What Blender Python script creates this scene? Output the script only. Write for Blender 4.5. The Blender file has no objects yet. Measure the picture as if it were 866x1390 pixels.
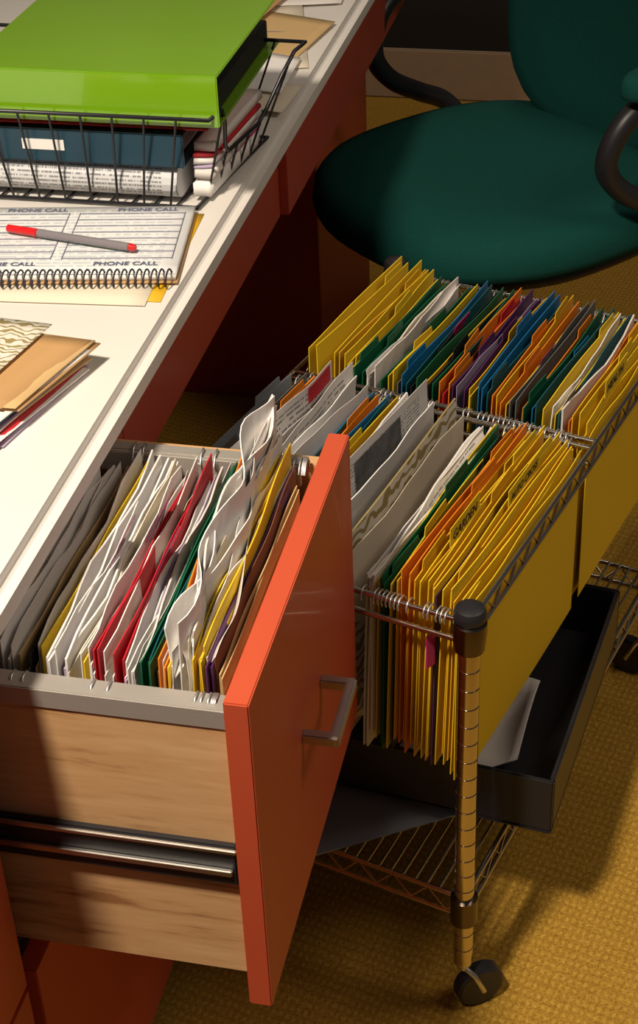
import bpy, bmesh, math, random
from mathutils import Vector, Matrix
random.seed(7)
scene=bpy.context.scene
col=scene.collection
FLOOR=-0.145

# ---------------------------------------------------------------- materials
def newmat(name):
    m=bpy.data.materials.new(name);m.use_nodes=True
    nt=m.node_tree
    return m,nt,nt.nodes['Principled BSDF']
def mat(name,c,rough=.5,metal=0,var=.08,nscale=30,bump=0,bscale=200,coat=0,stretch=(1,1,1),spec=None,sub=0):
    m,nt,b=newmat(name)
    tc=nt.nodes.new('ShaderNodeTexCoord');mp=nt.nodes.new('ShaderNodeMapping')
    mp.inputs['Scale'].default_value=stretch
    nt.links.new(tc.outputs['Object'],mp.inputs['Vector'])
    n=nt.nodes.new('ShaderNodeTexNoise');n.inputs['Scale'].default_value=nscale;n.inputs['Detail'].default_value=4
    nt.links.new(mp.outputs[0],n.inputs['Vector'])
    mx=nt.nodes.new('ShaderNodeMix');mx.data_type='RGBA'
    mx.inputs[6].default_value=(c[0]*(1-var),c[1]*(1-var),c[2]*(1-var),1)
    mx.inputs[7].default_value=(min(1,c[0]*(1+var)),min(1,c[1]*(1+var)),min(1,c[2]*(1+var)),1)
    nt.links.new(n.outputs['Fac'],mx.inputs[0]);nt.links.new(mx.outputs[2],b.inputs['Base Color'])
    b.inputs['Roughness'].default_value=rough;b.inputs['Metallic'].default_value=metal
    b.inputs['Coat Weight'].default_value=coat
    if spec is not None:b.inputs['Specular IOR Level'].default_value=spec
    if bump:
        n2=nt.nodes.new('ShaderNodeTexNoise');n2.inputs['Scale'].default_value=bscale
        nt.links.new(mp.outputs[0],n2.inputs['Vector'])
        bp=nt.nodes.new('ShaderNodeBump');bp.inputs['Strength'].default_value=bump;bp.inputs['Distance'].default_value=.002
        nt.links.new(n2.outputs['Fac'],bp.inputs['Height']);nt.links.new(bp.outputs[0],b.inputs['Normal'])
        if coat:nt.links.new(bp.outputs[0],b.inputs['Coat Normal'])
    return m
def wood(name):
    m,nt,b=newmat(name)
    tc=nt.nodes.new('ShaderNodeTexCoord');mp=nt.nodes.new('ShaderNodeMapping')
    mp.inputs['Scale'].default_value=(1.6,14,14)
    nt.links.new(tc.outputs['Object'],mp.inputs['Vector'])
    n=nt.nodes.new('ShaderNodeTexNoise');n.inputs['Scale'].default_value=2.2;n.inputs['Detail'].default_value=6;n.inputs['Distortion'].default_value=1.2
    nt.links.new(mp.outputs[0],n.inputs['Vector'])
    w=nt.nodes.new('ShaderNodeTexNoise');w.inputs['Scale'].default_value=14;w.inputs['Detail'].default_value=5
    nt.links.new(mp.outputs[0],w.inputs['Vector'])
    ad=nt.nodes.new('ShaderNodeMath');ad.operation='MULTIPLY_ADD';ad.inputs[1].default_value=.45
    nt.links.new(w.outputs['Fac'],ad.inputs[0]);nt.links.new(n.outputs['Fac'],ad.inputs[2])
    r=nt.nodes.new('ShaderNodeValToRGB')
    r.color_ramp.elements[0].position=.50;r.color_ramp.elements[0].color=(.36,.17,.07,1)
    r.color_ramp.elements[1].position=.95;r.color_ramp.elements[1].color=(.74,.47,.24,1)
    e=r.color_ramp.elements.new(.64);e.color=(.62,.36,.165,1)
    nt.links.new(ad.outputs[0],r.inputs[0]);nt.links.new(r.outputs[0],b.inputs['Base Color'])
    b.inputs['Roughness'].default_value=.42
    return m
def carpet(name):
    m,nt,b=newmat(name)
    tc=nt.nodes.new('ShaderNodeTexCoord')
    def wave(rot,scale):
        mp=nt.nodes.new('ShaderNodeMapping');mp.inputs['Rotation'].default_value=(0,0,rot)
        nt.links.new(tc.outputs['Object'],mp.inputs['Vector'])
        w=nt.nodes.new('ShaderNodeTexWave');w.inputs['Scale'].default_value=scale;w.inputs['Distortion'].default_value=1.5
        w.inputs['Detail'].default_value=2;w.inputs['Detail Scale'].default_value=3
        nt.links.new(mp.outputs[0],w.inputs['Vector']);return w
    a=wave(.25,34);c=wave(.25+math.pi/2,24)
    mu=nt.nodes.new('ShaderNodeMath');mu.operation='MULTIPLY'
    nt.links.new(a.outputs['Fac'],mu.inputs[0]);nt.links.new(c.outputs['Fac'],mu.inputs[1])
    n=nt.nodes.new('ShaderNodeTexNoise');n.inputs['Scale'].default_value=330;n.inputs['Detail'].default_value=3
    nt.links.new(tc.outputs['Object'],n.inputs['Vector'])
    m2=nt.nodes.new('ShaderNodeMath');m2.operation='MULTIPLY_ADD';m2.inputs[1].default_value=.28
    nt.links.new(mu.outputs[0],m2.inputs[0]);nt.links.new(n.outputs['Fac'],m2.inputs[2])
    r=nt.nodes.new('ShaderNodeValToRGB')
    r.color_ramp.elements[0].position=.3;r.color_ramp.elements[0].color=(.29,.145,.016,1)
    r.color_ramp.elements[1].position=.85;r.color_ramp.elements[1].color=(.60,.36,.062,1)
    nt.links.new(m2.outputs[0],r.inputs[0]);nt.links.new(r.outputs[0],b.inputs['Base Color'])
    bp=nt.nodes.new('ShaderNodeBump');bp.inputs['Strength'].default_value=.6;bp.inputs['Distance'].default_value=.003
    nt.links.new(m2.outputs[0],bp.inputs['Height']);nt.links.new(bp.outputs[0],b.inputs['Normal'])
    b.inputs['Roughness'].default_value=.95;b.inputs['Specular IOR Level'].default_value=.1
    return m
def textpaper(name,base=(.80,.77,.74),ink=(.12,.12,.14),lines=34,cols=60,strength=.75):
    m,nt,b=newmat(name)
    uv=nt.nodes.new('ShaderNodeUVMap')
    sep=nt.nodes.new('ShaderNodeSeparateXYZ');nt.links.new(uv.outputs[0],sep.inputs[0])
    def math_(op,a,bv=None):
        n=nt.nodes.new('ShaderNodeMath');n.operation=op
        for i,v in enumerate((a,bv)):
            if v is None:continue
            if hasattr(v,'links'):nt.links.new(v,n.inputs[i])
            else:n.inputs[i].default_value=v
        return n.outputs[0]
    v=math_('MULTIPLY',sep.outputs['Y'],float(lines));fl=math_('FLOOR',v);fr=math_('FRACT',v)
    u=math_('MULTIPLY',sep.outputs['X'],float(cols))
    cb=nt.nodes.new('ShaderNodeCombineXYZ');nt.links.new(u,cb.inputs[0]);nt.links.new(math_('MULTIPLY',fl,7.31),cb.inputs[1])
    n=nt.nodes.new('ShaderNodeTexNoise');n.inputs['Scale'].default_value=1.0;n.inputs['Detail'].default_value=2
    nt.links.new(cb.outputs[0],n.inputs['Vector'])
    word=math_('GREATER_THAN',n.outputs['Fac'],.46)
    row=math_('LESS_THAN',math_('ABSOLUTE',math_('SUBTRACT',fr,.5)),.22)
    mx1=math_('GREATER_THAN',sep.outputs['X'],.07);mx2=math_('LESS_THAN',sep.outputs['X'],.93)
    my1=math_('GREATER_THAN',sep.outputs['Y'],.04);my2=math_('LESS_THAN',sep.outputs['Y'],.96)
    f=math_('MULTIPLY',math_('MULTIPLY',word,row),math_('MULTIPLY',math_('MULTIPLY',mx1,mx2),math_('MULTIPLY',my1,my2)))
    f=math_('MULTIPLY',f,strength)
    mx=nt.nodes.new('ShaderNodeMix');mx.data_type='RGBA';mx.inputs[6].default_value=(*base,1);mx.inputs[7].default_value=(*ink,1)
    nt.links.new(f,mx.inputs[0]);nt.links.new(mx.outputs[2],b.inputs['Base Color']);b.inputs['Roughness'].default_value=.7
    return m
def swirl(name):
    m,nt,b=newmat(name)
    uv=nt.nodes.new('ShaderNodeUVMap');w=nt.nodes.new('ShaderNodeTexWave');w.wave_type='RINGS'
    mp=nt.nodes.new('ShaderNodeMapping');mp.inputs['Scale'].default_value=(3,2.4,1);nt.links.new(uv.outputs[0],mp.inputs[0])
    w.inputs['Scale'].default_value=2.2;w.inputs['Distortion'].default_value=9;w.inputs['Detail'].default_value=1;w.inputs['Detail Scale'].default_value=1.6
    nt.links.new(mp.outputs[0],w.inputs['Vector'])
    r=nt.nodes.new('ShaderNodeValToRGB');r.color_ramp.elements[0].position=.30;r.color_ramp.elements[0].color=(.32,.25,.10,1)
    r.color_ramp.elements[1].position=.42;r.color_ramp.elements[1].color=(.74,.70,.62,1)
    nt.links.new(w.outputs['Fac'],r.inputs[0]);nt.links.new(r.outputs[0],b.inputs['Base Color']);b.inputs['Roughness'].default_value=.6
    return m

M={}
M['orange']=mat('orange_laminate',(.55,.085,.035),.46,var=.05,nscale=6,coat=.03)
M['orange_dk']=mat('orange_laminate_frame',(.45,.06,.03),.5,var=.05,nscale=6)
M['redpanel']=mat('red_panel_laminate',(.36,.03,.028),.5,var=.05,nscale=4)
M['desk']=mat('desk_laminate',(.76,.73,.69),.42,var=.03,nscale=12)
M['wood']=wood('maple_wood')
M['steel']=mat('brushed_steel',(.62,.60,.57),.35,1,var=.1,nscale=40,stretch=(1,20,20))
M['galv']=mat('galvanised_steel',(.52,.49,.45),.5,.55,var=.08,nscale=40,stretch=(1,20,20))
M['chrome']=mat('chrome_wire',(.62,.56,.48),.16,1,var=.05)
M['nickel']=mat('satin_nickel',(.50,.46,.42),.34,.95,var=.05)
M['bronze']=mat('dark_bronze_collar',(.14,.115,.10),.25,1,var=.05)
M['blackmetal']=mat('black_wire',(.012,.012,.016),.35,var=.1)
M['blackplastic']=mat('black_plastic',(.016,.016,.019),.42,var=.15)
M['carpet']=carpet('ochre_carpet')
M['teal_fabric']=mat('teal_upholstery',(.005,.060,.050),.9,var=.25,nscale=400,bump=.5,bscale=500,spec=.15)
M['greenvinyl']=mat('green_vinyl',(.17,.37,.008),.13,var=.05,nscale=8,bump=.25,bscale=11,coat=.8)
M['wall']=mat('wall_paint',(.30,.27,.23),.85,var=.06,nscale=20)
M['wallshade']=mat('shaded_wall_paint',(.022,.020,.020),.8,var=.06,nscale=20)  # near-black colour carries the shade on the lower back wall
M['trim']=mat('beige_baseboard',(.50,.37,.25),.6,var=.1)
M['white']=mat('white_paper',(.84,.82,.80),.75,var=.04,nscale=12)
M['white2']=mat('aged_paper',(.74,.69,.66),.75,var=.07,nscale=12)
M['cream']=mat('cream_paper',(.76,.68,.54),.75,var=.06,nscale=12)
M['manila']=mat('manila_card',(.62,.42,.19),.7,var=.06,nscale=12)
M['kraft']=mat('kraft_card',(.50,.29,.12),.7,var=.06,nscale=12)
M['yellow']=mat('yellow_card',(.84,.58,.02),.6,var=.05,nscale=8)
M['yellow2']=mat('deep_yellow_card',(.80,.46,.014),.6,var=.05,nscale=8)
M['orangec']=mat('orange_card',(.84,.25,.014),.6,var=.05,nscale=8)
M['red']=mat('red_card',(.55,.015,.03),.55,var=.05,nscale=8)
M['green']=mat('green_card',(.004,.12,.05),.55,var=.05,nscale=8)
M['teal']=mat('teal_card',(.006,.10,.12),.5,var=.05,nscale=8)
M['navyteal']=mat('dark_teal_vinyl',(.008,.045,.075),.3,var=.05,nscale=8)
M['blue']=mat('blue_card',(.01,.16,.36),.5,var=.05,nscale=8)
M['purple']=mat('purple_card',(.09,.02,.12),.5,var=.05,nscale=8)
M['pink']=mat('magenta_tab',(.50,.02,.16),.4,var=.05)
M['purptab']=mat('plum_plastic_tab',(.24,.05,.13),.25,var=.05)
M['grey']=mat('grey_card',(.13,.13,.125),.6,var=.05)
M['bluegrey']=mat('blue_grey_card',(.26,.29,.32),.5,var=.05)
M['black']=mat('black_card',(.012,.014,.014),.6,var=.05)
M['brown']=mat('brown_card',(.16,.06,.03),.6,var=.05)
M['lav']=mat('lavender_paper',(.42,.34,.48),.7,var=.05)
M['text']=textpaper('printed_page')
M['text2']=textpaper('printed_form',base=(.78,.79,.80),ink=(.2,.24,.35),lines=22,cols=40,strength=.35)
M['news']=textpaper('newsprint',base=(.70,.68,.66),ink=(.15,.15,.16),lines=60,cols=80)
M['newsfold']=textpaper('newsprint_fold',base=(.70,.71,.73),ink=(.12,.12,.14),lines=14,cols=150)
M['swirl']=swirl('patterned_paper')
M['photo']=mat('printed_photo',(.10,.10,.10),.6,var=.9,nscale=60)
M['ink']=mat('black_ink',(.02,.02,.03),.6,var=.02)
M['inkblue']=mat('form_ink',(.12,.14,.24),.6,var=.02)
M['penred']=mat('red_pen_plastic',(.65,.015,.02),.25,var=.03)
M['pengrey']=mat('grey_pen_plastic',(.22,.20,.22),.3,var=.03)
M['silver']=mat('silver_hook',(.6,.6,.6),.35,.8,var=.05)

# ---------------------------------------------------------------- helpers
def link(o):
    col.objects.link(o);return o
def mesh_obj(name,bm,mats,smooth=False,sharp=None):
    me=bpy.data.meshes.new(name);bm.normal_update();bm.to_mesh(me);bm.free()
    for m in (mats if isinstance(mats,(list,tuple)) else [mats]):me.materials.append(m)
    if smooth:
        for p in me.polygons:p.use_smooth=True
        if sharp:me.set_sharp_from_angle(angle=sharp)
    return link(bpy.data.objects.new(name,me))
def box(name,lo,hi,m,bev=.0015,rot=0,pivot=None,seg=2):
    bm=bmesh.new();bmesh.ops.create_cube(bm,size=1)
    lo=Vector(lo);hi=Vector(hi);d=hi-lo;c=(lo+hi)/2
    for v in bm.verts:v.co=Vector((v.co.x*d.x,v.co.y*d.y,v.co.z*d.z))
    if bev:bmesh.ops.bevel(bm,geom=list(bm.edges),offset=min(bev,min(d)*.45),segments=seg,affect='EDGES')
    o=mesh_obj(name,bm,m)
    if rot:
        R=Matrix.Rotation(rot,4,'Z')
        if pivot is not None:
            pv=Vector(pivot);c=pv+R.to_3x3()@(c-pv)
        o.rotation_euler=(0,0,rot)
    o.location=c
    return o
def wires(name,lines,r,m,res=2,cyclic=False,fill=True):
    cu=bpy.data.curves.new(name,'CURVE');cu.dimensions='3D';cu.bevel_depth=r;cu.bevel_resolution=res;cu.use_fill_caps=True
    for L in lines:
        s=cu.splines.new('POLY');s.points.add(len(L)-1)
        for p,q in zip(s.points,L):p.co=(q[0],q[1],q[2],1)
        s.use_cyclic_u=cyclic;s.use_smooth=True
    cu.materials.append(m)
    return link(bpy.data.objects.new(name,cu))
def smooth_line(pts,n=8,cyc=False):
    out=[];P=[Vector(p) for p in pts];N=len(P)
    rng=range(N) if cyc else range(N-1)
    for i in rng:
        if cyc:p0,p1,p2,p3=P[i-1],P[i],P[(i+1)%N],P[(i+2)%N]
        else:p0,p1,p2,p3=P[max(i-1,0)],P[i],P[i+1],P[min(i+2,N-1)]
        for k in range(n):
            t=k/n
            out.append(.5*((2*p1)+(-p0+p2)*t+(2*p0-5*p1+4*p2-p3)*t*t+(-p0+3*p1-3*p2+p3)*t**3))
    if not cyc:out.append(P[-1])
    return out
def group(name,objs,loc=(0,0,0)):
    e=bpy.data.objects.new(name,None);e.empty_display_size=.05;e.location=loc;link(e)
    for o in objs:
        o.parent=e;o.location=Vector(o.location)-Vector(loc)
    return e
def lathe(name,prof,m,c=(0,0,0),n=24,smooth=True):
    bm=bmesh.new();rings=[]
    for r,z in prof:
        rings.append([bm.verts.new((c[0]+r*math.cos(2*math.pi*i/n),c[1]+r*math.sin(2*math.pi*i/n),c[2]+z)) for i in range(n)])
    for a,b in zip(rings,rings[1:]):
        for i in range(n):bm.faces.new((a[i],a[(i+1)%n],b[(i+1)%n],b[i]))
    bm.faces.new(rings[0][::-1]);bm.faces.new(rings[-1])
    return mesh_obj(name,bm,m,smooth,sharp=.5)
def sheet_flat(name,corners,z,m,th=.0004,curl=0,n=8):
    bm=bmesh.new();uvl=bm.loops.layers.uv.new('UVMap');A,B,C_,D=[Vector((c[0],c[1],0)) for c in corners]
    g=[];ph=random.random()*6
    for i in range(n+1):
        row=[]
        for j in range(n+1):
            u=i/n;v=j/n
            p=(A*(1-u)+B*u)*(1-v)+(D*(1-u)+C_*u)*v
            e=max(abs(u-.5),abs(v-.5))*2
            p.z=z+curl*(e**3)*(.5+.5*math.sin(3*u+2*v+ph))
            row.append((bm.verts.new(p),u,v))
        g.append(row)
    for i in range(n):
        for j in range(n):
            q=[g[i][j],g[i+1][j],g[i+1][j+1],g[i][j+1]]
            f=bm.faces.new([a[0] for a in q])
            for l,a in zip(f.loops,q):l[uvl].uv=(a[1],a[2])
    o=mesh_obj(name,bm,m,True)
    md=o.modifiers.new('th','SOLIDIFY');md.thickness=th;md.offset=1
    return o

# ---------------------------------------------------------------- room
fl=box('floor',(-1.1,-1.9,FLOOR-.05),(2.6,3.5,FLOOR),M['carpet'],0)
wb=box('wall_back',(-1.1,3.42,FLOOR),(2.6,3.52,2.6),M['wall'],0)
wl=box('wall_left',(-1.2,-1.9,FLOOR),(-1.1,3.52,2.6),M['wall'],0)
bb=box('baseboard_back',(-1.1,3.395,FLOOR),(2.6,3.41,FLOOR+.14),M['trim'],.004)
box('wall_shade_panel',(-1.1,3.41,FLOOR),(2.6,3.42,.85),M['wallshade'],.003)  # dark sheet added where the low wall is only in shadow

# ---------------------------------------------------------------- desk
XF=-.225
parts=[]
parts.append(box('desktop',(-1.08,-1.0,.70),(-.172,2.35,.74),M['desk'],.012,seg=5))
for p in parts[0].data.polygons:p.use_smooth=True
parts[0].data.set_sharp_from_angle(angle=.6)
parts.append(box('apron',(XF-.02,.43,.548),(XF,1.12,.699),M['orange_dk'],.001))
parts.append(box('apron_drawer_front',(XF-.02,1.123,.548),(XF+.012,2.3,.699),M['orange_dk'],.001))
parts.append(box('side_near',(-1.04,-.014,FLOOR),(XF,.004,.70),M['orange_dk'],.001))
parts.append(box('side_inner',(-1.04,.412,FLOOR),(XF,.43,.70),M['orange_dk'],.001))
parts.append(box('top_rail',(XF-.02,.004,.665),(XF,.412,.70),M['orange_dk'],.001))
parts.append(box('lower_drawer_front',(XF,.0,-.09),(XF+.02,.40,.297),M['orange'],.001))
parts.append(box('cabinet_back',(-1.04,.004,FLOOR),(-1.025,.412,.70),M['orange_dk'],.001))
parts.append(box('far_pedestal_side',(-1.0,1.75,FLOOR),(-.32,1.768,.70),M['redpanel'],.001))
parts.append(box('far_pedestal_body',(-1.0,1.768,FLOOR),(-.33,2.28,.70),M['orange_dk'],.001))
parts.append(box('near_drawer_front',(XF,-.42,-.09),(XF+.02,-.02,.297),M['orange'],.001))
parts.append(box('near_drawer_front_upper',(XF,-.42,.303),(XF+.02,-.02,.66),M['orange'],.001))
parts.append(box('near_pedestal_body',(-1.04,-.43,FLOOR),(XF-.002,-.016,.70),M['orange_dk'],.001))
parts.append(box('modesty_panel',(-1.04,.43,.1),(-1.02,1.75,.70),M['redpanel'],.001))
group('desk',parts)

# ---------------------------------------------------------------- file drawer
parts=[]
parts.append(box('drawer_front',(0,0,.30),(.021,.40,.66),M['orange'],.0012))
parts.append(box('box_side_near',(-.52,.014,.325),(0,.029,.622),M['wood'],.001))
parts.append(box('box_side_far',(-.52,.372,.325),(0,.387,.64),M['wood'],.001))
parts.append(box('box_inner_front',(-.012,.029,.325),(0,.372,.62),M['wood'],.001))
parts.append(box('box_back',(-.52,.029,.325),(-.505,.372,.61),M['wood'],.001))
parts.append(box('box_bottom',(-.505,.029,.325),(-.016,.372,.337),M['wood'],.001))
parts.append(box('hanging_rail_near',(-.52,.0125,.619),(-.001,.033,.639),M['galv'],.001))
parts.append(box('hanging_rail_far',(-.5,.352,.625),(-.018,.357,.648),M['galv'],.001))
parts.append(box('hanging_rail_far_flange',(-.5,.357,.644),(-.018,.372,.648),M['galv'],.001))
parts.append(box('slide_outer',(-.52,.006,.446),(-.002,.0135,.492),M['blackplastic'],.0015))
parts.append(box('slide_inner_top',(-.52,.003,.4855),(-.001,.0065,.4905),M['steel'],.001))
parts.append(box('slide_inner_low',(-.52,.002,.4595),(-.006,.0065,.4665),M['steel'],.001))
parts.append(box('slide_far',(-.52,.3875,.448),(-.002,.395,.494),M['steel'],.0015))
hz=.481
parts.append(box('handle_arm_near',(.0205,.156,hz-.005),(.050,.166,hz+.006),M['nickel'],.0012))
parts.append(box('handle_arm_far',(.0205,.233,hz-.005),(.050,.243,hz+.006),M['nickel'],.0012))
parts.append(box('handle_grip',(.046,.156,hz-.006),(.0555,.243,hz+.007),M['nickel'],.002))
group('file_drawer',parts)

# ---------------------------------------------------------------- sheets
class Pile:
    def __init__(s,frame):
        s.v=[];s.f=[];s.m=[];s.uv=[];s.fr=frame;s.mats=[]
    def mi(s,k):
        if k not in s.mats:s.mats.append(k)
        return s.mats.index(k)
    def slab(s,fn,th,k,nt=8,nz=6):
        base=len(s.v);mi=s.mi(k)
        for side in (0,1):
            for i in range(nt+1):
                for j in range(nz+1):
                    a,t,z=fn(i/nt,j/nz);s.v.append(s.fr(a+side*th,t,z))
        idx=lambda sd,i,j:base+sd*(nt+1)*(nz+1)+i*(nz+1)+j
        def face(q,uvs):
            s.f.append(q);s.m.append(mi);s.uv.extend(uvs)
        for i in range(nt):
            for j in range(nz):
                uvs=[(i/nt,j/nz),((i+1)/nt,j/nz),((i+1)/nt,(j+1)/nz),(i/nt,(j+1)/nz)]
                face([idx(0,i,j),idx(0,i,j+1),idx(0,i+1,j+1),idx(0,i+1,j)],[uvs[0],uvs[3],uvs[2],uvs[1]])
                face([idx(1,i,j),idx(1,i+1,j),idx(1,i+1,j+1),idx(1,i,j+1)],uvs)
        z4=[(0,0)]*4
        for i in range(nt):
            face([idx(0,i,nz),idx(1,i,nz),idx(1,i+1,nz),idx(0,i+1,nz)],z4)
            face([idx(0,i,0),idx(0,i+1,0),idx(1,i+1,0),idx(1,i,0)],z4)
        for j in range(nz):
            face([idx(0,0,j),idx(1,0,j),idx(1,0,j+1),idx(0,0,j+1)],z4)
            face([idx(0,nt,j),idx(0,nt,j+1),idx(1,nt,j+1),idx(1,nt,j)],z4)
    def build(s,name):
        me=bpy.data.meshes.new(name);me.from_pydata(s.v,[],s.f)
        for k in s.mats:me.materials.append(M[k])
        uvl=me.uv_layers.new(name='UVMap')
        for i,u in enumerate(s.uv):uvl.data[i].uv=u
        for p,i in zip(me.polygons,s.m):p.material_index=i
        me.validate();me.update()
        return link(bpy.data.objects.new(name,me))

def add_sheet(P,s,t0,t1,z0,z1,k,lean=0,amp=.002,th=.0008,tilt=0,skew=0,ph=None,freq=1.6,nt=10,nz=6,sag=0,rag=0,flop=0):
    ph=random.random()*6.28 if ph is None else ph
    p2=random.random()*6
    def fn(u,v):
        t=t0+(t1-t0)*u;top=z1+tilt*(u-.5)+sag*math.sin(u*math.pi)+rag*math.sin(7*u+p2)*math.cos(13*u+2*p2)
        z=z0+(top-z0)*v
        e=max(0,v-.88)/.12
        a=s+lean*v*(z1-z0)+skew*(u-.5)+amp*v*v*math.sin(freq*2*math.pi*u+ph)+.0012*math.sin(9*t+40*s)+flop*e*e*(.4+.6*math.sin(3*u+p2))
        z-=abs(flop)*.5*e*e
        return a,t,z
    P.slab(fn,th,k,nt,nz)
    return fn
def add_tab(P,fn,u0,u1,h,k,th=.0009):
    def g(u,v):
        a,t,z=fn(u0+(u1-u0)*u,1);a0,t0_,z0_=fn(u0+(u1-u0)*u,.97)
        ins=(u-.5)*-.006*v
        return a+(a-a0)*v*h*5,t+ins,z-.001+h*v
    P.slab(g,th,k,3,1)
def hooks(lines,fr,s,t,zr,d):
    lines.append([fr(s,t-.004*d,zr-.006),fr(s,t+.003*d,zr+.0035),fr(s,t+.012*d,zr+.0045),fr(s,t+.017*d,zr-.002),fr(s,t+.015*d,zr-.008)])

# ---- drawer files
fr=lambda s,t,z:(s,t,z)
D=Pile(fr);hk=[]
def dsheet(x,k,z1=None,card=None,**kw):
    card=k in('red','green','teal','orangec','yellow','manila','purple','brown','yellow2') if card is None else card
    z1=z1 if z1 else (.646 if card else .643)+random.uniform(-.012,.016)
    p=dict(lean=.035,amp=.0012 if card else .0026,th=.0011 if card else random.choice([.0005,.0010,.0018]),tilt=random.uniform(-.012,.018),skew=random.uniform(-.002,.003),rag=0 if card else .004)
    p.update(kw)
    f_=add_sheet(D,x,.039+random.uniform(0,.014),.347-random.uniform(0,.022),.35,z1,k,**p)
    if card and random.random()<.35:
        hooks(hk,fr,x+.011,.034,.637,-1);hooks(hk,fr,x+.011,.352,.648,1)
    return f_
x=-.42
pat=['white','white','white2','white','cream','white','yellow','white','white2','white','lav','white','white','manila','white','white2','white','yellow','white','white','white2','cream','white','white']
i=0
while x<-.2:
    dsheet(x,pat[i%len(pat)]);x+=.0042;i+=1
for k in ['manila','white','black','manila','white','white','yellow','white','white2','white','white','lav','white','white','cream','white','yellow','white','white','white2','white']:
    dsheet(x,k);x+=.0033
for k,xx in [('red',-.1310),('red',-.1285),('white',-.126),('white2',-.123),('white',-.120),('cream',-.117),('red',-.1145),('red',-.1120),('white',-.1095),('white',-.107),('lav',-.1045),('white',-.102),('white2',-.099),('white',-.096),('white',-.093),
   ('green',-.0895),('green',-.087),('teal',-.0845),('green',-.082),('cream',-.0790)]:
    dsheet(xx,k,z1=.655 if k in('green','red') else None)
for k,xx,z1,tl in [('orangec',-.077,.668,.02),('white',-.0745,.66,.01),('orangec',-.072,.66,.015),('cream',-.0705,.656,.01),('yellow',-.069,.656,.01)]:
    dsheet(xx,k,z1=z1,tilt=tl)
for k,xx,z1,tl,am in [('white',-.066,.692,.045,.007),('text',-.0635,.698,.05,.008),('white',-.0605,.712,.045,.009),('white2',-.0575,.704,.04,.007),('white',-.0545,.716,.035,.009),('white',-.0525,.704,.03,.008),('cream',-.0505,.686,.02,.004),('white',-.048,.698,.03,.008),
   ('yellow',-.0455,.668,.01,.002),('white',-.043,.684,.03,.006),('yellow2',-.041,.668,.01,.002),('white2',-.0385,.678,.02,.005),('yellow',-.036,.672,.01,.002),('white',-.034,.670,.0,.003),('yellow',-.032,.664,0,.001),('yellow',-.030,.664,0,.001),
   ('cream',-.0285,.656,0,.001),('yellow',-.027,.656,0,.001),('purple',-.0255,.662,0,.001),('purple',-.024,.656,0,.001),('brown',-.0225,.655,0,.001),('manila',-.0195,.646,0,.001),('manila',-.0175,.640,0,.001)]:
    wild=k in('white','text','white2')
    dsheet(xx,k,z1=z1+random.uniform(-.004,.004),tilt=tl,amp=am,lean=.03 if xx<-.035 else .005,rag=.008 if wild else 0,freq=random.uniform(.6,2.2),nt=26,nz=16,flop=random.uniform(-.012,.016) if wild else 0)
for (sx,ty,k) in ((-.146,.160,'purptab'),(-.124,.205,'purptab'),(-.102,.150,'purptab'),(-.215,.10,'cream')):
    def g(u,v,sx=sx,ty=ty):return sx+.012*v,ty+.045*u,.654+.028*v
    D.slab(g,.0008,k,2,2)
files=D.build('sheets')
hkobj=wires('folder_hooks',hk,.0011,M['silver'],1)
group('drawer_hanging_folders',[files,hkobj])

# ---------------------------------------------------------------- rolling cart
TH=math.radians(15.5)
PX,PY=.145,.382
CW,CL,CZ=.41,.685,.455
def cf(s,t,z):
    return (PX+s*math.cos(TH)+t*math.sin(TH),PY-s*math.sin(TH)+t*math.cos(TH),z)
MID=.362
parts=[]
def truss(a,b,z,h=.032,n=14):
    A=Vector(a);B=Vector(b);pts=[]
    for i in range(n*2+1):
        p=A.lerp(B,i/(n*2));pts.append((p.x,p.y,z if i%2==0 else z-h))
    return pts
rails=[];zig=[]
def ring(z,h,skip_near=True):
    cs=[(-CW,0),(0,0),(0,CL),(-CW,CL)]
    for (i,j) in ((1,2),(2,3),(3,0),(0,1)):
        a=cf(*cs[i],z);b=cf(*cs[j],z)
        rails.append([a,b]);rails.append([(a[0],a[1],z-h),(b[0],b[1],z-h)])
        if not(skip_near and (i,j)==(0,1)):
            n=int((Vector(a)-Vector(b)).length/.042)
            zig.append(truss(a,b,z-.001,h-.002,n))
ring(CZ,.026)
rails.append([cf(-CW,MID,CZ),cf(0,MID,CZ)]);rails.append([cf(-CW,MID,CZ-.022),cf(0,MID,CZ-.022)])
rails.append([cf(-CW,MID+.016,CZ),cf(0,MID+.016,CZ)])
SZ=.045
ring(SZ,.030,False)
parts.append(wires('frame_rails',rails,.0034,M['chrome'],3))
parts.append(wires('truss_wires',zig,.0020,M['chrome'],2))
sw=[]
n=26
for i in range(1,n):
    s=-CW+CW*i/n;sw.append([cf(s,0,SZ+.003),cf(s,CL,SZ+.003)])
for t in (.17,.34,.51):
    sw.append([cf(-CW,t,SZ-.001),cf(0,t,SZ-.001)])
parts.append(wires('shelf_wires',sw,.0019,M['chrome'],2))
PB=FLOOR+.085
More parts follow.
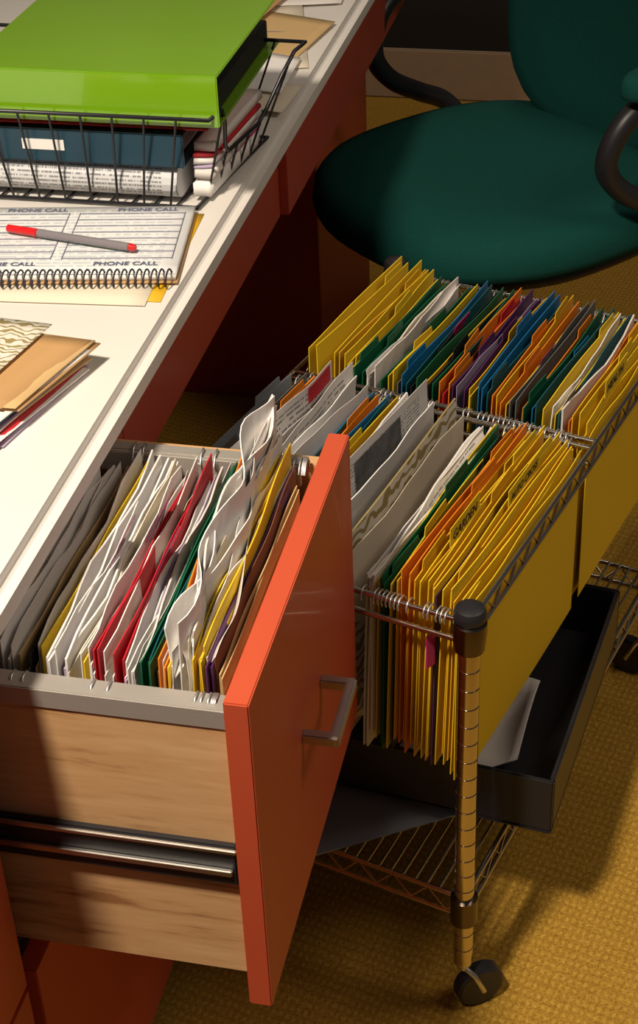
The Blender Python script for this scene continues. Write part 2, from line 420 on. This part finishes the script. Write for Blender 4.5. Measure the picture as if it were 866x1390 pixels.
for n_,(s,t) in enumerate(((0,0),(-CW,0),(0,CL),(-CW,CL))):
    c=cf(s,t,0)
    prof=[(.0095,PB)]
    zz=PB
    while zz<CZ-.03:
        prof+= [(.0117,zz+.0008),(.0117,zz+.0236),(.0106,zz+.0238),(.0106,zz+.0252)]
        zz+=.0254
    prof+=[(.0117,zz),(.0117,CZ+.004)]
    parts.append(lathe('post_%d'%(n_+1),prof,M['chrome'],c,32))
    parts.append(lathe('post_cap_%d'%(n_+1),[(.012,CZ+.004),(.0160,CZ+.005),(.0172,CZ+.008),(.0172,CZ+.015),(.0150,CZ+.020),(.010,CZ+.0225),(.004,CZ+.023)],M['blackplastic'],c,32))
    parts.append(lathe('collar_%d'%(n_+1),[(.0120,CZ-.034),(.0160,CZ-.033),(.0180,CZ-.010),(.0180,CZ+.002),(.0165,CZ+.004),(.0125,CZ+.0045)],M['bronze'],c,32))
    parts.append(lathe('shelf_collar_%d'%(n_+1),[(.0125,SZ-.036),(.0165,SZ-.034),(.0160,SZ+.004),(.0125,SZ+.0045)],M['bronze'],c,32))
    parts.append(lathe('castor_stem_%d'%(n_+1),[(.006,PB-.016),(.006,PB-.006),(.011,PB-.005),(.011,PB+.001)],M['steel'],c,16))
    ang=.6+n_*1.1;dx,dy=math.cos(ang)*.022,math.sin(ang)*.022
    w=lathe('castor_wheel_%d'%(n_+1),[(.008,-.010),(.027,-.010),(.031,-.007),(.031,.007),(.027,.010),(.008,.010)],M['blackplastic'],(0,0,0),24)
    w.rotation_euler=(math.pi/2,0,ang);w.location=(c[0]+dx,c[1]+dy,FLOOR+.031);parts.append(w)
    R=Matrix.Rotation(ang,3,'Z')
    fl2=[]
    for sd in (-1,1):
        fl2.append([Vector((c[0]+dx,c[1]+dy,FLOOR+.031))+R@Vector((0,.0145*sd,0)),Vector((c[0]+dx*.4,c[1]+dy*.4,FLOOR+.064))+R@Vector((0,.0145*sd,0)),Vector((c[0],c[1],PB-.014))])
    parts.append(wires('castor_fork_%d'%(n_+1),fl2,.0035,M['steel'],2))
group('rolling_file_cart',parts)

# ---- cart files
B=Pile(cf);hk=[]
PAPER=('white','white2','cream','text','lav','news','swirl')
def bay(t0,t1,seq,s0,s1,bump):
    n=sum((it[1] if it[0]=='gap' else 1) for it in seq);ds=(s1-s0)/n;s=s0
    for i,it in enumerate(seq):
        k,h=it[0],it[1]
        if k=='gap':s+=ds*h;continue
        card=k not in PAPER
        th=.0012 if card else random.choice([.0006,.0014,.0022])
        kw=dict(lean=it[2] if len(it)>2 else bump,amp=.0018 if card else .004,th=th,tilt=random.uniform(-.006,.010),skew=random.uniform(-.003,.003),freq=random.uniform(.4,1.2),rag=0 if card else .003)
        if k in('news','swirl'):kw.update(amp=.002,freq=.4,rag=0)
        if k in('white','text') :kw.update(flop=random.uniform(-.01,.014),nz=12,nt=14)
        fn=add_sheet(B,s,t0+random.uniform(0,.010),t1-random.uniform(0,.010),CZ-.235+random.uniform(-.004,.02),CZ+h,k,**kw)
        if k=='news':
            B.slab(lambda u,v,fn=fn:(lambda q:(q[0]+th+.0008,q[1],q[2]))(fn(.42+.35*u,.82+.14*v)),.0003,'photo',4,2)
        if k=='text' and h>.05:
            B.slab(lambda u,v,fn=fn:(lambda q:(q[0]+th+.0010,q[1],q[2]))(fn(.80+.18*u,.90+.09*v)),.0003,'red',6,6)
        if card and random.random()<.6:
            u0=random.choice([.06,.28,.5,.72]);add_tab(B,fn,u0,u0+.2,.012,k)
        if card and random.random()<.75:
            hooks(hk,cf,s,t0-.004,CZ,-1);hooks(hk,cf,s,t1+.004,CZ,1)
        s+=ds
Y,Y2,O='yellow','yellow2','orangec'
seq1=[('bluegrey',.020,.0),('gap',1),('bluegrey',.012),('grey',.02),('grey',.004),(O,.02),(O,.026),(O,.014),('blue',.014),('blue',.030),('gap',1),('grey',.018),('blue',.008),('white',.03),('text',.056,-.05),('gap',3),('white',.04),('text',.05,0),('gap',1),('white',.035),('blue',.016),('teal',.02),(O,.012),(O,.02),(Y,.012),('blue',.022),('teal',.012),
 (Y,.008),(Y,.020),(Y,.014),('purple',.016),(Y,.010),('white',.02),('white',.028),('text',.03,-.02),('gap',3),('white',.025),('news',.055,-.04),('gap',6),('cream',.015),('swirl',.030,-.03),('gap',4),('white2',.006),('text',.012),('cream',.006),(Y,.010),('green',.014),('green',.004),(Y,.008),('black',.008),
 (Y2,.014),(O,.022),(Y2,.014),(O,.026),(Y2,.016),(Y,.014),(Y2,.010),(Y,.024),(Y2,.020),(Y,.016),('purple',.004),(Y,.020),(Y2,.012),(Y,.016),(Y2,.004),(Y,.004)]
bay(.016,MID-.012,seq1,-.395,-.022,.03)
seq2=[(Y,.035,.0),('gap',1),(Y,.036,.0),('gap',1),(Y,.035),(Y2,.028),(Y,.03),(Y,.022),(Y,.012),('green',.02),('green',.012),('cream',.01),('white',.022),('white2',.026),('gap',1),('green',.01),(Y,.012),(Y,.022),('grey',.012),('blue',.024),('teal',.018),('black',.012),('green',.022),(Y2,.012),('black',.016),('green',.02),
 (O,.024),('red',.012),(O,.02),('purple',.024),('lav',.02),('purple',.02),(Y2,.02),(Y,.012),('blue',.034),('blue',.028),('teal',.02),(O,.022),(Y2,.026),(O,.02),(Y,.012),('grey',.024),('grey',.026),(O,.012),('green',.02),('blue',.012),('teal',.026),(Y,.02),
 ('white',.022),(Y,.012),('teal',.02),('white2',.02),(O,.012),(Y2,.02),(Y,.024),(Y,.012)]
bay(MID+.026,CL-.016,seq2,-.395,-.022,.03)
for (t0,t1) in ((.012,MID-.006),(MID+.02,CL-.012)):
    for s,k in ((-.020,Y),(-.012,Y)):
        add_sheet(B,s,t0,t1,CZ-.24,CZ-.002,k,lean=0,amp=.002,th=.001,nt=14)
B.slab(lambda u,v:(-.052+.004*u,.006+.012*u,CZ-.085+.045*v),.001,'pink',1,1)
for (s,t,z,k) in ((-.255,MID+.16,.025,'pink'),(-.21,MID+.10,.03,'teal'),(-.12,MID+.12,.028,'purptab'),(-.06,MID+.05,.026,'cream')):
    B.slab(lambda u,v,s=s,t=t,z=z:(s+.01*v,t+.045*u,CZ+z-.02+.026*v),.0008,k,1,1)
lab=[]
RM=Matrix((Vector((math.sin(TH),math.cos(TH),0)),Vector((0,0,1)),Vector((math.cos(TH),-math.sin(TH),0)))).transposed().to_4x4()
def label(txt,s,t,z,size,w=.07,h=.020,k='yellow'):
    B.slab(lambda u,v:(s,t-.006+w*u,z-.005+h*v),.0008,k,1,1)
    cu=bpy.data.curves.new('label','FONT');cu.body=txt;cu.size=size;cu.shear=.2;cu.offset=.0003;cu.materials.append(M['ink'])
    o=link(bpy.data.objects.new('label_%d'%(len(lab)+1),cu));o.matrix_world=Matrix.Translation(cf(s+.0014,t,z))@RM;lab.append(o)
label('GARDEN',-.060,.09,CZ+.026,.016,.08,.024)
label('AUTO CROSS',-.034,.19,CZ+.022,.013,.095,.022)
label('HEALTH',-.018,MID+.10,CZ+.018,.016,.08,.024)
fl_=B.build('sheets')
hkobj=wires('folder_hooks',hk,.0011,M['silver'],1)
group('cart_hanging_folders',[fl_,hkobj]+lab)

# ---- things on lower shelf
rb=math.radians(-8)
def open_tray(name,lo,hi,m,rot,pv,w=.006):
    x0,y0,z0=lo;x1,y1,z1=hi;p=[]
    p.append(box('base',(x0,y0,z0),(x1,y1,z0+w),m,.002,rot,pv))
    p.append(box('wall_1',(x0,y0,z0+w),(x1,y0+w,z1),m,.002,rot,pv))
    p.append(box('wall_2',(x0,y1-w,z0+w),(x1,y1,z1),m,.002,rot,pv))
    p.append(box('wall_3',(x0,y0+w,z0+w),(x0+w,y1-w,z1),m,.002,rot,pv))
    p.append(box('wall_4',(x1-w,y0+w,z0+w),(x1,y1-w,z1),m,.002,rot,pv))
    return group(name,p)
open_tray('black_storage_tray',(-.14,.475,.069),(.235,.86,.155),M['blackplastic'],rb,(.235,.475,0))
sheet_flat('cardboard_sheet',[(-.12,.36),(.118,.505),(.02,.72),(-.22,.60)],.0505,M['bluegrey'],.003,0)
sheet_flat('paper_bag',[(.03,.54),(.185,.56),(.20,.68),(.06,.70)],.078,M['white2'],.002,.055,n=14)

# ---------------------------------------------------------------- office chair
ch=[]
K=1.05
cx,cy,sz=.305-.268*K,-.909+2.470*K,1.506-1.050*K
fd=Vector((-.67,-.742,0)).normalized();sdv=Vector((.742,-.67,0))
def cw(s,f,z):
    p=Vector((cx,cy,0))+sdv*s*K+fd*f*K
    return Vector((p.x,p.y,sz+(z-.45)*K))
def cushion(name,hw,hd,zt,th,fm,m,e=2.6,drop=.02):
    bm=bmesh.new();N=48
    prof=[(.35,1.0),(.65,1.0),(.85,.98),(.94,.86),(.985,.62),(1.0,.36),(.985,.14),(.93,.02),(.80,0)]
    rings=[]
    for r,h in prof:
        ring=[]
        for i in range(N):
            a=2*math.pi*i/N
            c,s=math.cos(a),math.sin(a)
            k=(abs(c)**e+abs(s)**e)**(-1/e)
            X=hw*r*k*c;Yy=hd*r*k*s
            dish=-.006*math.cos(min(1,r)*math.pi/1.0)
            fr_=max(0,Yy/hd-.55)
            z=zt-th+th*h+ (dish if h>.5 else 0)-drop*fr_*fr_*4
            ring.append(bm.verts.new(fm(X,Yy,z)))
        rings.append(ring)
    ctr=bm.verts.new(fm(0,0,zt-.006))
    for i in range(N):bm.faces.new((ctr,rings[0][i],rings[0][(i+1)%N]))
    for a,b in zip(rings,rings[1:]):
        for i in range(N):bm.faces.new((a[i],b[i],b[(i+1)%N],a[(i+1)%N]))
    bm.faces.new(rings[-1][::-1])
    bmesh.ops.recalc_face_normals(bm,faces=bm.faces)
    return mesh_obj(name,bm,m,True)
ch.append(cushion('seat',.285,.292,.45,.070,cw,M['teal_fabric']))
ch.append(cushion('seat_shell',.26,.26,.38,.022,cw,M['blackplastic'],drop=0))
def backf(X,Yy,z):
    bend=.9*X*X
    return cw(X,-.262+bend-.10*Yy+z,.685+Yy)
ch.append(cushion('backrest',.225,.27,.03,.06,backf,M['teal_fabric'],e=3,drop=0))
bs=smooth_line([cw(0,-.05,.375),cw(0,-.22,.368),cw(0,-.325,.40),cw(0,-.35,.50),cw(0,-.345,.62)],8)
ch.append(wires('back_support',[bs],.016,M['blackplastic'],4))
for sd,nm,fo in ((1,'left',-.04),(-1,'right',-.07)):
    S=sd
    L=smooth_line([cw(S*.20,-.10+fo,.372),cw(S*.28,-.10+fo,.380),cw(S*.315,-.07+fo,.43),cw(S*.305,.0+fo,.468),cw(S*.295,.07+fo,.51),cw(S*.295,.105+fo,.56),cw(S*.305,.085+fo,.62),cw(S*.315,.03+fo,.652),cw(S*.318,-.06+fo,.660)],8)
    ch.append(wires('arm_loop_'+nm,[L],.0175,M['blackplastic'],4))
    def armf(X,Yy,z,S=S,fo=fo):return cw(S*.322+X,-.02+fo+Yy,z)
    ch.append(cushion('arm_pad_'+nm,.036,.125,.690,.030,armf,M['teal_fabric'],drop=0))
ch.append(lathe('gas_column',[(.026,FLOOR+.12),(.026,.2),(.017,.2),(.017,.29),(.05,.295),(.05,.335)],M['blackplastic'],(cx,cy,0),24))
ch.append(lathe('hub',[(.03,FLOOR+.06),(.042,FLOOR+.07),(.042,FLOOR+.12),(.032,FLOOR+.14)],M['blackplastic'],(cx,cy,0),24))
for i in range(5):
    a=.35+i*2*math.pi/5
    d=Vector((math.cos(a),math.sin(a),0));c0=Vector((cx,cy,0))
    L=[c0+d*.02+Vector((0,0,FLOOR+.10)),c0+d*.16+Vector((0,0,FLOOR+.092)),c0+d*.30+Vector((0,0,FLOOR+.068))]
    bm=bmesh.new();sec=[];nrm=Vector((-d.y,d.x,0))
    for p,w,h in ((L[0],.028,.024),(L[1],.022,.018),(L[2],.015,.012)):
        sec.append([bm.verts.new(p+nrm*w*q[0]+Vector((0,0,h*q[1]))) for q in ((-1,-1),(1,-1),(1,.4),(.5,1),(-.5,1),(-1,.4))])
    for A_,B_ in zip(sec,sec[1:]):
        for k in range(6):bm.faces.new((A_[k],A_[(k+1)%6],B_[(k+1)%6],B_[k]))
    bm.faces.new(sec[0][::-1]);bm.faces.new(sec[-1])
    bmesh.ops.recalc_face_normals(bm,faces=bm.faces)
    ch.append(mesh_obj('leg_%d'%(i+1),bm,M['blackplastic']))
    for q in (-1,1):
        w=lathe('castor_%d_%s'%(i+1,'a' if q<0 else 'b'),[(.006,-.008),(.024,-.008),(.029,-.004),(.029,.005),(.024,.008),(.006,.008)],M['blackplastic'],(0,0,0),20)
        w.rotation_euler=(math.pi/2,0,a+1.2);w.location=c0+d*.30+Vector((0,0,FLOOR+.029))+Matrix.Rotation(a+1.2,3,'Z')@Vector((0,.013*q,0));ch.append(w)
group('office_chair',ch)

# ---------------------------------------------------------------- wire letter tray
bt={'NR':(-.215,.712),'FR':(-.185,.925),'FL':(-.53,.945),'NL':(-.56,.712)}
tp={'NR':(-.187,.690),'FR':(-.138,.950),'FL':(-.555,.972),'NL':(-.59,.690)}
zb,zt=.7435,.858
def L2(a,b,t):return (a[0]+(b[0]-a[0])*t,a[1]+(b[1]-a[1])*t)
thin=[];thick=[]
thick.append([(*bt[k],zb+.001) for k in('NR','FR','FL','NL','NR')])
def rimz(t):
    d=min(1,max(0,(min(t,1-t)-.12)/.18));return zt-.07*(d*d*(3-2*d))
R_=[]
for i in range(17):
    t=i/16;z=rimz(t);w=(z-zb)/(zt-zb);a=L2(bt['NR'],bt['FR'],t);b=L2(tp['NR'],tp['FR'],t);p=L2(a,b,w);R_.append((*p,z))
thick.append([(*tp['NL'],zt)]+R_+[(*tp['FL'],zt),(*tp['NL'],zt)])
for (a,b,n) in (('NL','NR',11),('FL','FR',11)):
    for i in range(1,n):
        t=i/n;thin.append([(*L2(tp[a],tp[b],t),zt),(*L2(bt[a],bt[b],t),zb)])
for i in range(1,7):
    t=i/7;thin.append([(*L2(tp['NL'],tp['FL'],t),zt),(*L2(bt['NL'],bt['FL'],t),zb)])
    z=rimz(t);w=(z-zb)/(zt-zb);p=L2(L2(bt['NR'],bt['FR'],t),L2(tp['NR'],tp['FR'],t),w)
    thin.append([(*p,z),(*L2(bt['NR'],bt['FR'],t),zb)])
for i in range(1,13):
    t=i/13;thin.append([(*L2(bt['NL'],bt['NR'],t),zb),(*L2(bt['FL'],bt['FR'],t),zb)])
group('wire_letter_tray',[wires('rim_and_base',thick,.0024,M['blackmetal'],3),wires('grid_wires',thin,.0014,M['blackmetal'],2)])

def folded(name,x0,x1,y0,y1,z0,th,k):
    bm=bmesh.new();uvl=bm.loops.layers.uv.new('UVMap')
    prof=[];r=th/2
    for i in range(9):
        a=math.pi/2+math.pi*i/8;prof.append((y0+r+r*math.cos(a),z0+r+r*math.sin(a)))
    prof=[(y1,z0+th)]+prof+[(y1,z0)]
    va=[bm.verts.new((x0,y,z)) for y,z in prof];vb=[bm.verts.new((x1,y,z)) for y,z in prof]
    n=len(prof);vv=[.0]+[.05+.9*i/8 for i in range(9)]+[1.0]
    for i in range(n-1):
        f=bm.faces.new((va[i],vb[i],vb[i+1],va[i+1]))
        for l,uu in zip(f.loops,((0,1-vv[i]),(1,1-vv[i]),(1,1-vv[i+1]),(0,1-vv[i+1]))):l[uvl].uv=uu
    bm.faces.new(va[::-1]);bm.faces.new(vb);bm.faces.new((va[0],va[-1],vb[-1],vb[0]))
    bmesh.ops.recalc_face_normals(bm,faces=bm.faces)
    return mesh_obj(name,bm,M[k])
folded('folded_newspaper',-.50,-.238,.716,.90,.7475,.042,'newsfold')
def binder(name,x0,x1,y0,y1,z0,z1,m,pages,t=.003):
    p=[box('cover_bottom',(x0,y0+.004,z0),(x1,y1,z0+t),m,.0012),box('cover_top',(x0,y0+.004,z1-t),(x1,y1,z1),m,.0012),
       box('spine',(x0,y0,z0),(x1,y0+t+.001,z1),m,.0014),box('pages',(x0+.008,y0+.012,z0+t+.0005),(x1-.012,y1-.015,z0+t+(z1-z0-2*t)*.55),pages,.001)]
    rg=[]
    for f in (.25,.5,.75):
        xx=x0+(x1-x0)*f;zc=(z0+z1)/2;r=(z1-z0)/2-.005
        rg.append([(xx,y0+.012+r+r*math.cos(a*math.pi/10),zc+r*math.sin(a*math.pi/10)) for a in range(20)])
    p.append(wires('rings',rg,.0014,M['steel'],2,True))
    return p
group('teal_binder',binder('b',-.52,-.226,.712,.93,.791,.830,M['navyteal'],M['white2'])+[box('spine_label',(-.415,.7105,.806),(-.365,.7119,.818),M['white'],0)])
pl=[]
pl.append(sheet_flat('sheet_1',[(-.225,.735),(-.205,.735),(-.188,.90),(-.215,.92)],.7475,M['white'],.016,.001))
pl.append(sheet_flat('sheet_2',[(-.2235,.75),(-.203,.75),(-.188,.91),(-.214,.915)],.7655,M['pink'],.002,.001))
pl.append(sheet_flat('sheet_3',[(-.2235,.738),(-.200,.738),(-.188,.915),(-.214,.915)],.769,M['white2'],.010,.001))
pl.append(sheet_flat('sheet_4',[(-.2235,.738),(-.202,.742),(-.186,.905),(-.214,.915)],.780,M['lav'],.003,.001))
pl.append(sheet_flat('sheet_5',[(-.2235,.738),(-.200,.745),(-.184,.90),(-.214,.915)],.7845,M['white'],.007,.001))
pl.append(sheet_flat('sheet_6',[(-.2235,.738),(-.198,.745),(-.184,.90),(-.214,.915)],.793,M['red'],.004,.001))
pl.append(sheet_flat('sheet_7',[(-.2235,.745),(-.198,.745),(-.186,.915),(-.214,.915)],.799,M['white2'],.010,.001))
group('loose_tray_papers',pl)
sheet_flat('red_folder',[(-.46,.72),(-.200,.725),(-.188,.93),(-.44,.935)],.8315,M['red'],.002,.001)
sheet_flat('paper_packet',[(-.46,.73),(-.204,.74),(-.192,.925),(-.44,.925)],.8355,M['white'],.006,.001)
group('green_ring_binder',binder('g',-.47,-.178,.700,.985,.845,.903,M['greenvinyl'],M['black']))

# ---------------------------------------------------------------- spiral notebook
nb=[]
bx,by=-.187,.530;ang=math.radians(9)
ux=Vector((math.cos(ang),math.sin(ang),0));uy=Vector((-math.sin(ang),math.cos(ang),0))
def nbp(a,b,z):
    return Vector((bx,by,z))-ux*a+uy*b
W_,H_=.275,.174
def quad(a0,a1,b0,b1):return [nbp(a1,b0,0)[:2],nbp(a0,b0,0)[:2],nbp(a0,b1,0)[:2],nbp(a1,b1,0)[:2]]
nb.append(sheet_flat('back_cover',quad(-.002,W_,0,H_),.7432,M['kraft'],.001))
nb.append(sheet_flat('page_block',quad(0,W_,.004,H_-.001),.7444,M['white'],.007,.0003))
nb.append(sheet_flat('top_page',quad(0,W_,.004,H_-.002),.7520,M['text2'],.0003,.0008))
hel=[];turns=34
for i in range(turns*12):
    t=i/(turns*12);a=i/12*2*math.pi
    hel.append(nbp(.004+(W_-.01)*t,-.003+.0105*math.cos(a),.7515+.0085*math.sin(a)))
nb.append(wires('spiral_wire',[hel],.0010,M['ink'],2))
lines=[]
for k in range(2):
    a0=.008+k*.13
    for j in range(8):
        b=.040+j*.016
        lines.append([nbp(a0,b,.7535),nbp(a0+.118,b,.7535)])
    for aa in (a0,a0+.118):lines.append([nbp(aa,.038,.7535),nbp(aa,.154,.7535)])
nb.append(wires('form_rules',lines,.00035,M['inkblue'],1))
k=0
for (a,b) in ((.090,.023),(.220,.023),(.085,.158),(.21,.158)):
    k+=1
    cu=bpy.data.curves.new('phone_text','FONT');cu.body='PHONE CALL';cu.size=.0115;cu.offset=.0002;cu.materials.append(M['inkblue'])
    o=link(bpy.data.objects.new('heading_%d'%k,cu));o.location=nbp(a,b,.7537);o.rotation_euler=(0,0,ang);nb.append(o)
group('spiral_notebook',nb)
pa=Vector((-.398,.601,.7595));pb=Vector((-.242,.573,.7595));d=(pb-pa)
def seg(name,t0,t1,r0,r1,m):
    L=d.length;o=lathe(name,[(r0*.7,L*t0),(r0,L*t0+.001),(r1,L*t1-.001),(r1*.7,L*t1)],m,(0,0,0),16)
    o.rotation_mode='QUATERNION';o.rotation_quaternion=d.to_track_quat('Z','Y');o.location=pa;return o
group('felt_tip_pen',[seg('cap',0,.24,.0042,.0046,M['penred']),seg('barrel',.24,.95,.0044,.0044,M['pengrey']),seg('end_plug',.95,1,.0044,.0035,M['penred'])])
sheet_flat('yellow_sheet',[(-.40,.485),(-.192,.492),(-.205,.705),(-.39,.69)],.7407,M['yellow2'],.0004,0)
sheet_flat('paper_sheet',[(-.43,.462),(-.205,.480),(-.222,.685),(-.45,.68)],.7417,M['cream'],.0004,0)

# ---------------------------------------------------------------- folder stack near
fs=[]
cols=['lav','purple','white','red','manila','white2','yellow','purple','teal','white','kraft','manila','kraft']
z=.7412
for i,k in enumerate(cols):
    top=i>9
    c0=Vector((-.205-(0 if top else random.uniform(.006,.020)),.362-(0 if top else random.uniform(.0,.022))))
    e1=Vector((-.975,.10+random.uniform(-.03,.03)));e2=Vector((-.25+random.uniform(-.05,.05),-.97))
    if top:c0+=Vector((-.004,-.002))*(i-9)
    q=[c0+e1*.24+e2*(.15+random.uniform(-.01,.01)),c0+e2*(.15 if not top else .135),c0,c0+e1*.24]
    fs.append(sheet_flat('folder_%d'%(i+1),[tuple(v) for v in q],z,M[k],.0011,.003));z+=.0022
group('file_folder_stack',fs)
sheet_flat('printed_brochure',[(-.42,.235),(-.285,.245),(-.262,.375),(-.41,.385)],z+.002,M['swirl'],.0006,.002)
tb=lathe('tape_roll',[(.012,0),(.026,0),(.027,.001),(.027,.018),(.026,.019),(.012,.019)],M['orangec'],(-.352,.335,z+.006),28)

g_=[]
for i,(k,q) in enumerate((('white',[(-.45,1.0),(-.22,1.02),(-.24,1.32),(-.46,1.30)]),('cream',[(-.42,1.12),(-.19,1.18),(-.26,1.45),(-.47,1.40)]),('manila',[(-.36,1.24),(-.215,1.20),(-.19,1.36),(-.34,1.42)]),('white2',[(-.40,1.40),(-.20,1.45),(-.22,1.68),(-.42,1.64)]),('cream',[(-.33,1.02),(-.185,1.0),(-.18,1.10),(-.32,1.13)]),('white',[(-.36,1.08),(-.20,1.06),(-.205,1.2),(-.35,1.24)]),('kraft',[(-.44,1.36),(-.30,1.34),(-.28,1.47),(-.42,1.5)]))):
    g_.append(sheet_flat('sheet_%d'%(i+1),q,.7407+i*.0014,M[k],.0005,.003))
group('loose_papers',g_)

# ---------------------------------------------------------------- lights
def area(name,loc,tgt,size,e,c):
    l=bpy.data.lights.new(name,'AREA');l.size=size;l.energy=e;l.color=c
    o=link(bpy.data.objects.new(name,l));o.location=loc
    o.rotation_euler=(Vector(tgt)-Vector(loc)).to_track_quat('-Z','Y').to_euler();return o
l=bpy.data.lights.new('ceiling_spot_light','SPOT');l.energy=275;l.color=(1,.86,.69);l.spot_size=math.radians(66);l.spot_blend=.95;l.shadow_soft_size=.11
o=link(bpy.data.objects.new('ceiling_spot_light',l));o.location=(-.34,-.72,2.5)
o.rotation_euler=(Vector((-.16,.42,.6))-Vector(o.location)).to_track_quat('-Z','Y').to_euler()
area('added_fill_light',(1.5,.6,2.5),(.2,.9,.2),.8,13,(1,.82,.64))  # unseen fill lamp, added to brighten drawer face, papers and floor
area('added_wall_wash',(-.2,2.6,2.55),(-.2,3.4,1.6),.4,9,(1,.86,.7))  # unseen lamp added to light the wall that the glossy binder reflects
w=bpy.data.worlds.new('world');scene.world=w;w.use_nodes=True
w.node_tree.nodes['Background'].inputs[0].default_value=(.62,.6,.6,1);w.node_tree.nodes['Background'].inputs[1].default_value=.085

# ---------------------------------------------------------------- camera
yaw,pitch,roll=-0.2372,0.5901,-0.0428
f=Vector((math.sin(yaw)*math.cos(pitch),math.cos(yaw)*math.cos(pitch),-math.sin(pitch)))
r0=Vector((math.cos(yaw),-math.sin(yaw),0));u0=r0.cross(f)
r=r0*math.cos(roll)+u0*math.sin(roll);u=-r0*math.sin(roll)+u0*math.cos(roll)
cam=bpy.data.cameras.new('camera');co=link(bpy.data.objects.new('camera',cam))
Rm=Matrix((r,u,-f)).transposed()
co.matrix_world=Matrix.Translation((.305,-.909,1.506))@Rm.to_4x4()
cam.sensor_fit='HORIZONTAL';cam.sensor_width=36;cam.lens=2202/866*36;cam.shift_y=-45/866
cam.clip_start=.05
scene.camera=co
scene.view_settings.view_transform='Standard'

for o in list(scene.objects):
    if o.parent is None:o.location=Vector(o.location)+Vector((0,0,-FLOOR))
